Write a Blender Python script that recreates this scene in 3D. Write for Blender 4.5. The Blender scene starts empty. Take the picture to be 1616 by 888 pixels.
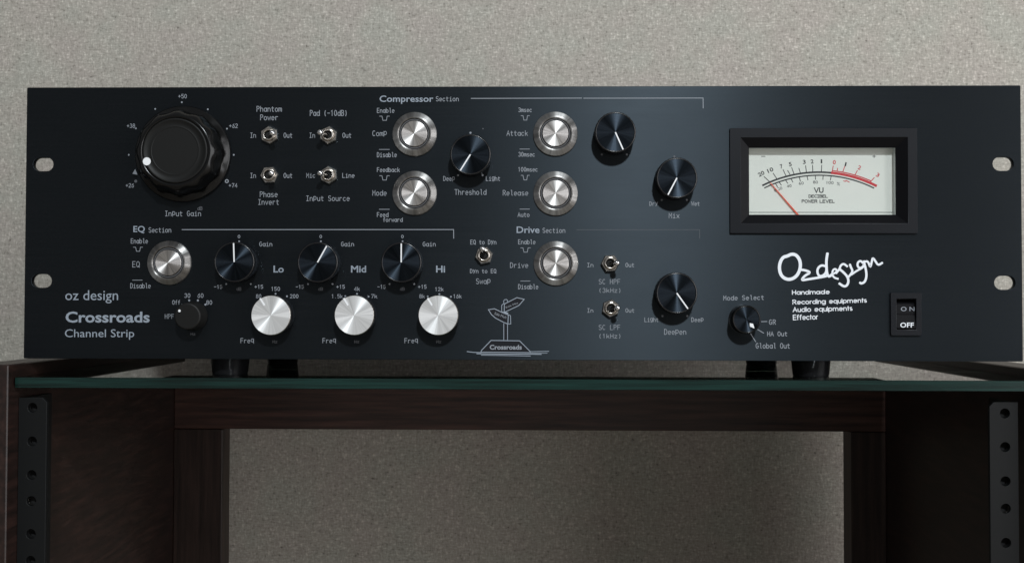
import bpy, math, random
from mathutils import Matrix, Vector, Euler
S = 0.001                       # everything below is measured in millimetres
PI = math.pi
scene = bpy.context.scene
col = scene.collection
rnd = random.Random(7)

# ------------------------------------------------------------------ camera
CAM_LOC = (6.6, -490.2, 27.0)
CAM_ROT = (math.radians(91.27), math.radians(-0.12), math.radians(1.14))
cam_d = bpy.data.cameras.new("camera")
cam_d.sensor_width = 36.0
cam_d.lens = 36.0 * 1600 / 1616
cam_d.clip_start = 0.01
cam_d.clip_end = 50
cam = bpy.data.objects.new("camera", cam_d)
col.objects.link(cam)
cam.location = [v * S for v in CAM_LOC]
cam.rotation_euler = CAM_ROT
scene.camera = cam

# ------------------------------------------------------------------ world and lamps (an indoor photograph)
world = bpy.data.worlds.new("World")
scene.world = world
world.use_nodes = True
bg = world.node_tree.nodes["Background"]
bg.inputs[0].default_value = (0.95, 0.97, 1.0, 1)
bg.inputs[1].default_value = 0.21
def lamp(name, kind, loc, power, colour, **kw):
    d = bpy.data.lights.new(name, kind)
    d.energy = power; d.color = colour
    for k, v in kw.items(): setattr(d, k, v)
    o = bpy.data.objects.new(name, d)
    col.objects.link(o); o.location = [v * S for v in loc]
    return o
key = lamp("ceiling_lamp", 'POINT', (262, -1500, 1080), 85, (0.88, 0.95, 1.0), shadow_soft_size=0.055)
win = lamp("side_window", 'AREA', (1700, -1150, 300), 25, (0.98, 0.98, 1.0), shape='RECTANGLE', size=1.5, size_y=1.5)
win.rotation_euler = (Vector((0, 100, 60)) - Vector((1700, -1150, 300))).to_track_quat('-Z', 'Y').to_euler()
vs = scene.view_settings
vs.view_transform = 'Standard'; vs.look = 'None'; vs.gamma = 1; vs.exposure = 0
scene.cycles.use_denoising = True

# ------------------------------------------------------------------ measuring: a point of the picture onto the plane y = -depth
_R = Euler(CAM_ROT, 'XYZ').to_matrix()
def at(px, py, depth=0.0):
    d = _R @ Vector(((px - 808) / 1600, (444 - py) / 1600, -1))
    t = (-depth - CAM_LOC[1]) / d.y
    return (CAM_LOC[0] + d.x * t, CAM_LOC[2] + d.z * t)

# ------------------------------------------------------------------ materials
def mat(name, base, rough=0.5, metal=0.0, spec=0.5, aniso=0.0, tangent=None, coat=0.0):
    m = bpy.data.materials.new(name); m.use_nodes = True
    nt = m.node_tree; b = nt.nodes["Principled BSDF"]
    b.inputs["Base Color"].default_value = (*base, 1)
    b.inputs["Roughness"].default_value = rough
    b.inputs["Metallic"].default_value = metal
    b.inputs["Specular IOR Level"].default_value = spec
    b.inputs["Anisotropic"].default_value = aniso
    b.inputs["Coat Weight"].default_value = coat
    if tangent == 'radial':
        b.inputs["Anisotropic Rotation"].default_value = 0.25
        t = nt.nodes.new("ShaderNodeTangent"); t.direction_type = 'RADIAL'; t.axis = 'Y'
        nt.links.new(t.outputs[0], b.inputs["Tangent"])
    elif tangent == 'z':
        t = nt.nodes.new("ShaderNodeCombineXYZ"); t.inputs[2].default_value = 1
        nt.links.new(t.outputs[0], b.inputs["Tangent"])
    return m
def nodes(m):
    nt = m.node_tree
    return nt, nt.nodes["Principled BSDF"], nt.nodes.new, nt.links.new
def coords(nt, scale, source="Object", rot=(0, 0, 0)):
    tc = nt.nodes.new("ShaderNodeTexCoord"); mp = nt.nodes.new("ShaderNodeMapping")
    mp.inputs["Scale"].default_value = scale
    mp.inputs["Rotation"].default_value = rot
    nt.links.new(tc.outputs[source], mp.inputs[0])
    return mp.outputs[0]
def noise(nt, vec, scale=1.0, detail=3.0, rough=0.55):
    n = nt.nodes.new("ShaderNodeTexNoise")
    n.inputs["Scale"].default_value = scale; n.inputs["Detail"].default_value = detail
    n.inputs["Roughness"].default_value = rough
    nt.links.new(vec, n.inputs["Vector"])
    return n.outputs["Fac"]
def math_(nt, op, a, b):
    n = nt.nodes.new("ShaderNodeMath"); n.operation = op
    for i, v in enumerate((a, b)):
        if isinstance(v, (int, float)): n.inputs[i].default_value = v
        else: nt.links.new(v, n.inputs[i])
    return n.outputs[0]
def ramp(nt, fac, stops):
    r = nt.nodes.new("ShaderNodeValToRGB"); e = r.color_ramp.elements
    e[0].position, e[0].color = stops[0][0], (*stops[0][1], 1)
    e[1].position, e[1].color = stops[-1][0], (*stops[-1][1], 1)
    for p, c in stops[1:-1]:
        k = e.new(p); k.color = (*c, 1)
    nt.links.new(fac, r.inputs[0])
    return r.outputs[0]
def bump(nt, bsdf, h, strength, dist):
    b = nt.nodes.new("ShaderNodeBump")
    b.inputs["Strength"].default_value = strength; b.inputs["Distance"].default_value = dist
    nt.links.new(h, b.inputs["Height"]); nt.links.new(b.outputs[0], bsdf.inputs["Normal"])

M = {}
# woven wallpaper
m = M['wallpaper'] = mat("woven_wallpaper", (0.5, 0.49, 0.46), 0.85, spec=0.2)
nt, b, N, L = nodes(m)
na = noise(nt, coords(nt, (240, 1, 800)), 1, 3.5, 0.65)
nb = noise(nt, coords(nt, (820, 1, 250)), 1, 3.5, 0.65)
nc = noise(nt, coords(nt, (600, 1, 600)), 1, 2.0, 0.6)
wv = math_(nt, 'ADD', math_(nt, 'ADD', math_(nt, 'MULTIPLY', na, 0.38), math_(nt, 'MULTIPLY', nb, 0.34)), math_(nt, 'MULTIPLY', nc, 0.28))
c1 = ramp(nt, wv, [(0.34, (0.165, 0.150, 0.130)), (0.43, (0.350, 0.327, 0.290)), (0.54, (0.435, 0.408, 0.364)), (0.64, (0.640, 0.603, 0.542))])
blot = noise(nt, coords(nt, (28, 1, 28)), 1, 2)
c2 = ramp(nt, blot, [(0.35, (0.975, 1.0, 0.975)), (0.5, (1, 0.99, 0.97)), (0.66, (1.0, 0.965, 0.96))])
mx = N("ShaderNodeMix"); mx.data_type = 'RGBA'; mx.blend_type = 'MULTIPLY'; mx.inputs[0].default_value = 1
L(c1, mx.inputs[6]); L(c2, mx.inputs[7]); L(mx.outputs[2], b.inputs["Base Color"])
bump(nt, b, wv, 0.5, 0.0012)
# dark walnut veneer
def wood(name, scale, rot=(0, 0, 0), dark=(0.009, 0.005, 0.004), mid=(0.024, 0.014, 0.011), light=(0.044, 0.025, 0.020), rough=0.42):
    m = mat(name, mid, rough, spec=0.45)
    nt, b, N, L = nodes(m)
    v = coords(nt, scale, rot=rot)
    n1 = noise(nt, v, 1, 6, 0.62)
    L(ramp(nt, n1, [(0.30, dark), (0.5, mid), (0.70, light)]), b.inputs["Base Color"])
    bump(nt, b, n1, 0.25, 0.0004)
    return m
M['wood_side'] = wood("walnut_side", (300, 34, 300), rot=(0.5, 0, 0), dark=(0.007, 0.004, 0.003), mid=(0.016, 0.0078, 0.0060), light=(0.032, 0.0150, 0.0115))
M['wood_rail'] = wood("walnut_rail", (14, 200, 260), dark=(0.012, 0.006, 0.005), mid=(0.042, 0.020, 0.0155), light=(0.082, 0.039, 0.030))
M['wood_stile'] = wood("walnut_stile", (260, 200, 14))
# brushed black anodised panel
m = M['panel'] = mat("brushed_black_anodised", (0.0075, 0.0095, 0.0125), 0.45, spec=0.40, aniso=0.9, tangent='z')
nt, b, N, L = nodes(m)
br = noise(nt, coords(nt, (14, 1, 2600)), 1, 4, 0.7)
sp = noise(nt, coords(nt, (900, 900, 900)), 1, 2, 0.6)
L(ramp(nt, math_(nt, 'ADD', math_(nt, 'MULTIPLY', br, 0.6), math_(nt, 'MULTIPLY', sp, 0.4)),
       [(0.35, (0.0022, 0.0027, 0.0030)), (0.65, (0.0056, 0.0060, 0.0068))]), b.inputs["Base Color"])
bump(nt, b, br, 0.16, 0.00006)
smear = noise(nt, coords(nt, (9, 1, 22)), 1, 5, 0.6)
rr = N("ShaderNodeMapRange"); rr.inputs[1].default_value = 0.3; rr.inputs[2].default_value = 0.7; rr.inputs[3].default_value = 0.41; rr.inputs[4].default_value = 0.50
L(math_(nt, 'ADD', math_(nt, 'MULTIPLY', smear, 0.6), math_(nt, 'MULTIPLY', br, 0.4)), rr.inputs[0]); L(rr.outputs[0], b.inputs["Roughness"])
b.inputs["Specular Tint"].default_value = (0.70, 0.86, 1.0, 1)
M['black_paint'] = mat("black_powder_coat", (0.012, 0.013, 0.015), 0.5)
M['satin'] = mat("satin_black_plastic", (0.0055, 0.0065, 0.009), 0.38, spec=0.22)
M['bezel'] = mat("dark_bezel_plastic", (0.004, 0.004, 0.005), 0.35, spec=0.12)
M['matte'] = mat("matte_black_plastic", (0.007, 0.007, 0.0065), 0.5, spec=0.25)
M['gloss'] = mat("gloss_black_bakelite", (0.003, 0.003, 0.003), 0.20, spec=0.34)
M['knob'] = mat("black_knob_body", (0.006, 0.006, 0.007), 0.22, spec=0.5)
M['rubber'] = mat("black_moulded_foot", (0.008, 0.008, 0.009), 0.25, spec=0.5)
M['hole'] = mat("hole_dark", (0.003, 0.003, 0.003), 0.8)
def spun(name, base, rough, aniso, metal=1.0, vary=0.5):
    m = mat(name, base, rough, metal=metal, aniso=aniso, tangent='radial')
    nt, b, N, L = nodes(m)
    # turned grooves: a fine change of roughness and height with radius
    tc = N("ShaderNodeTexCoord"); sep = N("ShaderNodeSeparateXYZ"); L(tc.outputs["Object"], sep.inputs[0])
    r2 = math_(nt, 'ADD', math_(nt, 'MULTIPLY', sep.outputs[0], sep.outputs[0]), math_(nt, 'MULTIPLY', sep.outputs[2], sep.outputs[2]))
    r = math_(nt, 'SQRT', r2, 0)
    cx = N("ShaderNodeCombineXYZ")
    L(math_(nt, 'MULTIPLY', r, 1800), cx.inputs[0])
    n = noise(nt, cx.outputs[0], 1, 3, 0.6)
    rr = N("ShaderNodeMapRange"); rr.inputs[3].default_value = rough * 0.88; rr.inputs[4].default_value = rough * 1.12
    L(n, rr.inputs[0]); L(rr.outputs[0], b.inputs["Roughness"])
    # brushing that differs round the disc and from one piece to the next
    dv = N("ShaderNodeCombineXYZ"); inv = math_(nt, 'DIVIDE', 1.0, math_(nt, 'MAXIMUM', r, 0.0002))
    L(math_(nt, 'MULTIPLY', sep.outputs[0], inv), dv.inputs[0]); L(math_(nt, 'MULTIPLY', sep.outputs[2], inv), dv.inputs[1])
    oi = N("ShaderNodeObjectInfo"); L(math_(nt, 'MULTIPLY', oi.outputs["Random"], 37.0), dv.inputs[2])
    an = noise(nt, dv.outputs[0], 2.6, 4, 0.75)
    L(ramp(nt, an, [(0.36, tuple(v * vary for v in base)), (0.60, base)]), b.inputs["Base Color"])
    return m
M['spun_black'] = spun("spun_black_anodised", (0.028, 0.036, 0.046), 0.44, 1.0)
M['spun_silver'] = spun("spun_steel", (0.90, 0.87, 0.84), 0.47, 0.98)
M['spun_bright'] = spun("spun_aluminium", (0.92, 0.92, 0.91), 0.54, 0.98, metal=0.5, vary=0.70)
M['steel_bezel'] = spun("turned_stainless", (0.40, 0.39, 0.375), 0.38, 0.94)
M['nickel'] = mat("nickel_plate", (0.62, 0.58, 0.53), 0.22, metal=1)
M['chrome'] = mat("chrome", (0.75, 0.75, 0.75), 0.12, metal=1)
M['led_ring'] = mat("grey_ring", (0.10, 0.10, 0.105), 0.5)
M['dark_ring'] = mat("dark_groove", (0.02, 0.021, 0.023), 0.4)
M['ink'] = mat("grey_silkscreen", (0.26, 0.28, 0.31), 0.6)
M['ink_dim'] = mat("dim_glare_silkscreen", (0.085, 0.09, 0.10), 0.6)  # dim small print; the dark grey also paints in glare over the Drive line
M['ink_bold'] = mat("bright_silkscreen", (0.27, 0.31, 0.36), 0.55)
M['ink_white'] = mat("white_silkscreen", (0.78, 0.81, 0.85), 0.5)
M['ink_black'] = mat("black_silkscreen", (0.010, 0.011, 0.014), 0.7, spec=0.2)
M['white_paint'] = mat("white_pointer_paint", (0.85, 0.86, 0.87), 0.4)
M['dial'] = mat("pale_dial_card", (0.82, 0.81, 0.74), 0.6)
M['tray'] = mat("pale_tray_plastic", (0.55, 0.57, 0.56), 0.4)
M['dial_black'] = mat("dial_black_ink", (0.02, 0.02, 0.022), 0.6)
M['dial_red'] = mat("dial_red_ink", (0.62, 0.03, 0.04), 0.5)
M['needle'] = mat("needle_red", (0.85, 0.11, 0.05), 0.4)
M['glass_edge'] = mat("ground_green_glass_edge", (0.006, 0.030, 0.024), 0.22, spec=0.45)
nt, b, N, L = nodes(M['glass_edge'])
L(ramp(nt, noise(nt, coords(nt, (16, 30, 500)), 1, 4, 0.6), [(0.3, (0.002, 0.009, 0.007)), (0.5, (0.005, 0.022, 0.018)), (0.7, (0.009, 0.037, 0.030))]), b.inputs["Base Color"])
M['rail_steel'] = mat("charcoal_rack_rail", (0.0065, 0.007, 0.0072), 0.5, metal=0.0, spec=0.2)
def pane(name, tint, ior=1.5, rough=0.0):
    m = bpy.data.materials.new(name); m.use_nodes = True
    nt = m.node_tree; nt.nodes.clear()
    out = nt.nodes.new("ShaderNodeOutputMaterial"); mx = nt.nodes.new("ShaderNodeMixShader")
    fr = nt.nodes.new("ShaderNodeFresnel"); fr.inputs[0].default_value = ior
    t = nt.nodes.new("ShaderNodeBsdfTransparent"); t.inputs[0].default_value = (*tint, 1)
    g = nt.nodes.new("ShaderNodeBsdfGlossy"); g.inputs["Roughness"].default_value = rough
    nt.links.new(fr.outputs[0], mx.inputs[0]); nt.links.new(t.outputs[0], mx.inputs[1]); nt.links.new(g.outputs[0], mx.inputs[2])
    nt.links.new(mx.outputs[0], out.inputs[0])
    return m
M['shelf_glass'] = pane("float_glass", (0.80, 0.92, 0.86), 1.5, 0.02)
M['window_glass'] = pane("clear_window", (0.97, 0.98, 0.98), 1.35)

# ------------------------------------------------------------------ mesh helpers
class G:
    def __init__(s): s.v = []; s.f = []; s.smooth = []
    def add(s, vs_, fs, smooth=False):
        o = len(s.v); s.v += [tuple(p) for p in vs_]
        for f in fs: s.f.append([i + o for i in f]); s.smooth.append(smooth)
        return s
    def box(s, x0, x1, y0, y1, z0, z1, c=0.0):
        if c <= 0:
            p = [(x, y, z) for x in (x0, x1) for y in (y0, y1) for z in (z0, z1)]
            return s.add(p, [(0, 1, 3, 2), (4, 6, 7, 5), (0, 4, 5, 1), (2, 3, 7, 6), (0, 2, 6, 4), (1, 5, 7, 3)])
        # chamfered box
        P = []
        for sx, X in ((1, x0), (-1, x1)):
            for sy, Y in ((1, y0), (-1, y1)):
                for sz, Z in ((1, z0), (-1, z1)):
                    P += [(X, Y + sy * c, Z + sz * c), (X + sx * c, Y, Z + sz * c), (X + sx * c, Y + sy * c, Z)]
        I = lambda a, b_, d, k: ((a * 2 + b_) * 2 + d) * 3 + k
        F = []
        for a in (0, 1):
            F.append([I(a, 0, 0, 0), I(a, 1, 0, 0), I(a, 1, 1, 0), I(a, 0, 1, 0)])
            F.append([I(0, a, 0, 1), I(1, a, 0, 1), I(1, a, 1, 1), I(0, a, 1, 1)])
            F.append([I(0, 0, a, 2), I(1, 0, a, 2), I(1, 1, a, 2), I(0, 1, a, 2)])
            for d in (0, 1):
                F.append([I(a, d, 0, 0), I(a, d, 1, 0), I(a, d, 1, 1), I(a, d, 0, 1)])
                F.append([I(a, 0, d, 0), I(a, 1, d, 0), I(a, 1, d, 2), I(a, 0, d, 2)])
                F.append([I(0, a, d, 1), I(1, a, d, 1), I(1, a, d, 2), I(0, a, d, 2)])
                for e in (0, 1): F.append([I(a, d, e, 0), I(a, d, e, 1), I(a, d, e, 2)])
        return s.add(P, F)
    def lathe(s, prof, n=48, mod=None, smooth=True, close=True):
        # prof: list of (radius, height towards the viewer); axis = -Y
        V = []; F = []
        for k, (r, h) in enumerate(prof):
            for i in range(n):
                a = 2 * PI * i / n
                q = r * (mod(k, a) if mod else 1)
                V.append((q * math.cos(a), -h, q * math.sin(a)))
        for k in range(len(prof) - 1):
            for i in range(n):
                j = (i + 1) % n
                F.append([k * n + i, k * n + j, (k + 1) * n + j, (k + 1) * n + i])
        s.add(V, F, smooth)
        if close and prof[-1][0] > 1e-6:
            s.add([V[(len(prof) - 1) * n + i] for i in range(n)], [list(range(n))])
        return s
    def prism(s, pts, h0, h1):
        n = len(pts)
        V = [(x, -h0, z) for x, z in pts] + [(x, -h1, z) for x, z in pts]
        return s.add(V, [[i, (i + 1) % n, n + (i + 1) % n, n + i] for i in range(n)] + [list(range(n, 2 * n)), list(range(n))[::-1]])
    def ribbon(s, pts, w, h, closed=False, wfun=None):
        # a flat mitred stroke at height h
        P = [Vector(p) for p in pts]
        Q = [P[0]]
        for p in P[1:]:
            if (p - Q[-1]).length > 1e-4: Q.append(p)
        if closed and (Q[0] - Q[-1]).length < 1e-3: Q.pop()
        n = len(Q)
        if n < 2: return s
        V = []
        for i in range(n):
            if closed: a, c = Q[i - 1], Q[(i + 1) % n]
            else: a, c = Q[max(0, i - 1)], Q[min(n - 1, i + 1)]
            d1 = (Q[i] - a); d2 = (c - Q[i])
            if d1.length < 1e-6: d1 = d2
            if d2.length < 1e-6: d2 = d1
            d1 = d1.normalized(); d2 = d2.normalized()
            t = d1 + d2
            if t.length < 1e-3: t = Vector((-d1.y, d1.x))
            t.normalize(); nn = Vector((-t.y, t.x))
            k = 1 / max(0.5, abs(nn.dot(Vector((-d1.y, d1.x)))))
            ww = (wfun(i / (n - 1)) if wfun else w) * 0.5 * k
            q = Q[i]
            if not closed and i == 0: q = q - d1 * w * 0.35
            if not closed and i == n - 1: q = q + d2 * w * 0.35
            V += [(q.x + nn.x * ww, -h, q.y + nn.y * ww), (q.x - nn.x * ww, -h, q.y - nn.y * ww)]
        F = [[2 * i, 2 * i + 1, 2 * i + 3, 2 * i + 2] for i in range(n - 1)]
        if closed: F.append([2 * n - 2, 2 * n - 1, 1, 0])
        return s.add(V, F)
    def disc(s, cx, cz, r, h, n=20):
        return s.add([(cx + r * math.cos(2 * PI * i / n), -h, cz + r * math.sin(2 * PI * i / n)) for i in range(n)], [list(range(n))])
    def mesh(s, name, material):
        me = bpy.data.meshes.new(name)
        me.from_pydata([(x * S, y * S, z * S) for x, y, z in s.v], [], s.f)
        me.materials.append(material)
        me.polygons.foreach_set("use_smooth", s.smooth)
        me.update()
        return me
def link(name, me, parent=None, loc=(0, 0, 0), label=None):
    o = bpy.data.objects.new(name, me); col.objects.link(o)
    o.location = [v * S for v in loc]
    if parent: o.parent = parent
    if label: o['label'] = label
    return o
def build(name, g, material, parent=None, loc=(0, 0, 0), label=None):
    me = g.mesh(name, material)
    import bmesh
    bm = bmesh.new(); bm.from_mesh(me); bmesh.ops.recalc_face_normals(bm, faces=bm.faces[:])
    bm.to_mesh(me); bm.free()
    return link(name, me, parent, loc, label)
def flat(name, g, material, parent=None, loc=(0, 0, 0), label=None):
    return link(name, g.mesh(name, material), parent, loc, label)
def plate(name, outlines, h0, h1, material, parent=None, loc=(0, 0, 0), bevel=0.2, label=None):
    """A plate with holes: the first outline is the outside; front at h1."""
    cu = bpy.data.curves.new(name, 'CURVE'); cu.dimensions = '2D'; cu.fill_mode = 'BOTH'
    for pts in outlines:
        sp_ = cu.splines.new('POLY'); sp_.points.add(len(pts) - 1)
        for q, (x, z) in zip(sp_.points, pts): q.co = (x * S, z * S, 0, 1)
        sp_.use_cyclic_u = True
    cu.extrude = ((h1 - h0) / 2 - bevel) * S; cu.bevel_depth = bevel * S; cu.bevel_resolution = 1
    cu.offset = -bevel * S
    tmp = bpy.data.objects.new(name, cu)
    me = bpy.data.meshes.new_from_object(tmp)
    bpy.data.objects.remove(tmp); bpy.data.curves.remove(cu)
    me.name = name
    for v in me.vertices:
        x, y, z = v.co
        v.co = (x, -(z + (h0 + h1) / 2 * S), y)
    me.materials.clear(); me.materials.append(material); me.update()
    return link(name, me, parent, loc, label)
def rect(x0, z0, x1, z1, r=0.0, n=4):
    if r <= 0: return [(x0, z0), (x1, z0), (x1, z1), (x0, z1)]
    P = []
    for cx, cz, a0 in ((x1 - r, z0 + r, -90), (x1 - r, z1 - r, 0), (x0 + r, z1 - r, 90), (x0 + r, z0 + r, 180)):
        for i in range(n + 1):
            a = math.radians(a0 + 90 * i / n); P.append((cx + r * math.cos(a), cz + r * math.sin(a)))
    return P
def circle(cx, cz, r, n=28): return [(cx + r * math.cos(2 * PI * i / n), cz + r * math.sin(2 * PI * i / n)) for i in range(n)]
def thing(name, label, cat, loc):
    o = bpy.data.objects.new(name, None); col.objects.link(o)
    o.location = [v * S for v in loc]; o.empty_display_size = 0.02
    o['label'] = label; o['category'] = cat
    return o

# ------------------------------------------------------------------ a stroke alphabet (monospaced, like the silkscreen)
def E(cx, cy, rx, ry, a0, a1, n=None):
    n = n or max(4, int(abs(a1 - a0) / 24))
    return [(cx + rx * math.cos(math.radians(a0 + (a1 - a0) * i / n)), cy + ry * math.sin(math.radians(a0 + (a1 - a0) * i / n))) for i in range(n + 1)]
O = E(2, 2, 1.8, 2, 0, 360)
GL = {
 'a': [O, [(3.9, 4), (3.9, 0)]], 'b': [[(0.2, 6), (0.2, 0)], E(2, 2, 1.8, 2, 0, 360)], 'c': [E(2, 2, 1.8, 2, 45, 315)],
 'd': [O, [(3.9, 6), (3.9, 0)]], 'e': [[(0.2, 2.1), (3.8, 2.1)] + E(2, 2, 1.8, 2, 0, 310)[1:]],
 'f': [E(2.9, 4.8, 1.1, 1.2, 60, 180) + [(1.8, 0)], [(0.5, 3.7), (3.2, 3.7)]],
 'g': [O, [(3.9, 4), (3.9, -0.6)] + E(2.2, -0.6, 1.7, 1.3, 0, -150)[1:]],
 'h': [[(0.3, 6), (0.3, 0)], [(0.3, 2.4)] + E(2, 2.4, 1.7, 1.6, 170, 0) + [(3.7, 0)]],
 'i': [[(0.9, 4), (2.1, 4), (2.1, 0)], [(0.6, 0), (3.6, 0)], [(1.9, 5.4), (2.4, 5.4)]],
 'k': [[(0.4, 6), (0.4, 0)], [(3.4, 3.9), (0.5, 1.7)], [(1.6, 2.5), (3.7, 0)]],
 'l': [[(0.9, 6), (2.1, 6), (2.1, 0.8)] + E(2.9, 0.8, 0.8, 0.8, 180, 290)[1:]],
 'm': [[(0, 4), (0, 0)], [(0, 3)] + E(1, 3, 1, 1, 170, 0) + [(2, 0.4)], [(2, 3)] + E(3, 3, 1, 1, 170, 0) + [(4, 0)]],
 'n': [[(0.3, 4), (0.3, 0)], [(0.3, 2.4)] + E(2, 2.4, 1.7, 1.6, 170, 0) + [(3.7, 0)]],
 'o': [O], 'p': [[(0.2, 4), (0.2, -1.8)], E(2, 2, 1.8, 2, 0, 360)], 'q': [O, [(3.9, 4), (3.9, -1.8)]],
 'r': [[(0.6, 4), (0.6, 0)], [(0.6, 2.4)] + E(2.3, 2.5, 1.7, 1.5, 170, 50)],
 's': [E(2, 3, 1.5, 1, 40, 270, 7) + E(2, 1, 1.6, 1, 90, -150, 7)[1:]],
 't': [[(1.5, 5.4), (1.5, 1)] + E(2.6, 1.1, 1.1, 1.1, 180, 300)[1:], [(0.3, 3.9), (3.4, 3.9)]],
 'u': [[(0.3, 4), (0.3, 1.6)] + E(2, 1.6, 1.7, 1.6, 180, 350)[1:], [(3.7, 4), (3.7, 0)]],
 'v': [[(0.2, 4), (2, 0), (3.8, 4)]], 'w': [[(0, 4), (0.9, 0), (2, 3.2), (3.1, 0), (4, 4)]],
 'x': [[(0.3, 4), (3.7, 0)], [(3.7, 4), (0.3, 0)]], 'y': [[(0.3, 4), (2.1, 0.2)], [(3.8, 4), (1.6, -1.2), (0.6, -1.6)]],
 'z': [[(0.4, 4), (3.6, 4), (0.4, 0), (3.6, 0)]],
 'A': [[(0, 0), (2, 6), (4, 0)], [(0.8, 2.1), (3.2, 2.1)]],
 'B': [[(0.3, 0), (0.3, 6), (2, 6)] + E(2.2, 4.6, 1.4, 1.4, 90, -90) + [(0.3, 3.2)], E(2.2, 1.6, 1.6, 1.6, 90, -90) + [(0.3, 0)]],
 'C': [E(2.1, 3, 1.9, 3, 50, 310)], 'D': [[(0.3, 0), (0.3, 6), (1.4, 6)] + E(1.5, 3, 2.3, 3, 85, -85) + [(0.3, 0)]],
 'E': [[(3.7, 6), (0.4, 6), (0.4, 0), (3.7, 0)], [(0.4, 3.1), (3.2, 3.1)]],
 'F': [[(3.7, 6), (0.4, 6), (0.4, 0)], [(0.4, 3.1), (3.2, 3.1)]],
 'G': [E(2.1, 3, 1.9, 3, 50, 350) + [(4, 2.8), (2.4, 2.8)]],
 'H': [[(0.3, 0), (0.3, 6)], [(3.7, 0), (3.7, 6)], [(0.3, 3.1), (3.7, 3.1)]],
 'I': [[(2, 0), (2, 6)], [(0.6, 6), (3.4, 6)], [(0.6, 0), (3.4, 0)]],
 'L': [[(0.5, 6), (0.5, 0), (3.7, 0)]], 'M': [[(0.2, 0), (0.2, 6), (2, 2.6), (3.8, 6), (3.8, 0)]],
 'N': [[(0.3, 0), (0.3, 6), (3.7, 0), (3.7, 6)]], 'O': [E(2, 3, 1.9, 3, 0, 360)],
 'P': [[(0.4, 0), (0.4, 6), (1.8, 6)] + E(2.1, 4.5, 1.6, 1.5, 90, -90) + [(0.4, 3)]],
 'Q': [E(2, 3, 1.9, 3, 0, 360), [(2.3, 1.4), (4, -0.4)]],
 'R': [[(0.4, 0), (0.4, 6), (1.8, 6)] + E(2.1, 4.5, 1.6, 1.5, 90, -90) + [(0.4, 3)], [(1.8, 3), (3.9, 0)]],
 'S': [E(2, 4.5, 1.7, 1.5, 35, 270, 8) + E(2, 1.5, 1.8, 1.5, 90, -150, 8)[1:]],
 'V': [[(0.1, 6), (2, 0), (3.9, 6)]], 'U': [[(0.3, 6), (0.3, 1.8)] + E(2, 1.8, 1.7, 1.8, 180, 360)[1:] + [(3.7, 6)]],
 'T': [[(0, 6), (4, 6)], [(2, 6), (2, 0)]], 'W': [[(0, 6), (0.9, 0), (2, 4.4), (3.1, 0), (4, 6)]],
 '0': [E(2, 3, 1.7, 3, 0, 360)], '1': [[(0.8, 4.8), (2.1, 6), (2.1, 0)]],
 '2': [E(2, 4.3, 1.7, 1.7, 160, -30) + [(0.3, 0), (3.8, 0)]],
 '3': [E(1.9, 4.6, 1.6, 1.4, 150, -80) + E(1.9, 1.6, 1.8, 1.6, 80, -150)],
 '4': [[(3, 0), (3, 6), (0.2, 1.8), (3.9, 1.8)]], '5': [[(3.5, 6), (0.7, 6), (0.5, 3.4)] + E(1.9, 1.9, 1.8, 1.9, 110, -140)],
 '6': [[(3.2, 5.8), (1.2, 4.2), (0.3, 2.4)] + E(2, 1.8, 1.7, 1.8, 180, 520)], '7': [[(0.3, 6), (3.7, 6), (1.4, 0)]],
 '8': [E(2, 4.5, 1.5, 1.5, 0, 360), E(2, 1.55, 1.8, 1.55, 0, 360)],
 '+': [[(2, 4.6), (2, 1.2)], [(0.3, 2.9), (3.7, 2.9)]], '-': [[(0.4, 2.9), (3.6, 2.9)]],
 '(': [E(4.2, 2.7, 2.6, 4, 130, 230)], ')': [E(-0.2, 2.7, 2.6, 4, 50, -50)], '.': [[(1.8, 0.2), (2.2, 0.2)]],
}
PROP = dict(GL); PROP.update({'i': [[(0.3, 4), (0.3, 0)], [(0.3, 5.2), (0.3, 5.7)]], 'l': [[(0.3, 6), (0.3, 0)]],
  't': [[(0.8, 5.6), (0.8, 0)], [(0, 3.9), (1.7, 3.9)]], 'f': [E(1.7, 4.9, 0.9, 1.1, 60, 180) + [(0.8, 0)], [(0, 3.9), (1.7, 3.9)]],
  'm': [[(0.2, 4), (0.2, 0)], [(0.2, 2.6)] + E(1.5, 2.6, 1.3, 1.4, 170, 0) + [(2.8, 0)], [(2.8, 2.6)] + E(4.1, 2.6, 1.3, 1.4, 170, 0) + [(5.4, 0)]],
  's': [E(1.2, 3, 1.0, 1, 50, 270, 7) + E(1.2, 1, 1.1, 1, 90, -140, 7)[1:]], 'r': [[(0.3, 4), (0.3, 0)], [(0.3, 2.6)] + E(1.6, 2.5, 1.3, 1.5, 165, 80)],
  'n': [[(0.2, 4), (0.2, 0)], [(0.2, 2.5)] + E(1.6, 2.5, 1.4, 1.5, 170, 0) + [(3.0, 0)]], 'u': [[(0.2, 4), (0.2, 1.5)] + E(1.6, 1.5, 1.4, 1.5, 180, 355)[1:], [(3.0, 4), (3.0, 0)]]})
def strokes(text, prop=False):
    x = 0; out = []
    for ch in text:
        if ch == ' ': x += 3.0 if prop else 5.2; continue
        g = (PROP if prop else GL)[ch]
        x0 = min(p[0] for s_ in g for p in s_); x1 = max(p[0] for s_ in g for p in s_)
        up = 1.3 if (not prop and ch in 'pqgy') else 0
        dx = x - x0 if prop else x
        out += [[(p[0] + dx, p[1] + up) for p in s_] for s_ in g]
        x += (x1 - x0 + 1.15) if prop else 5.2
    return out
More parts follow.
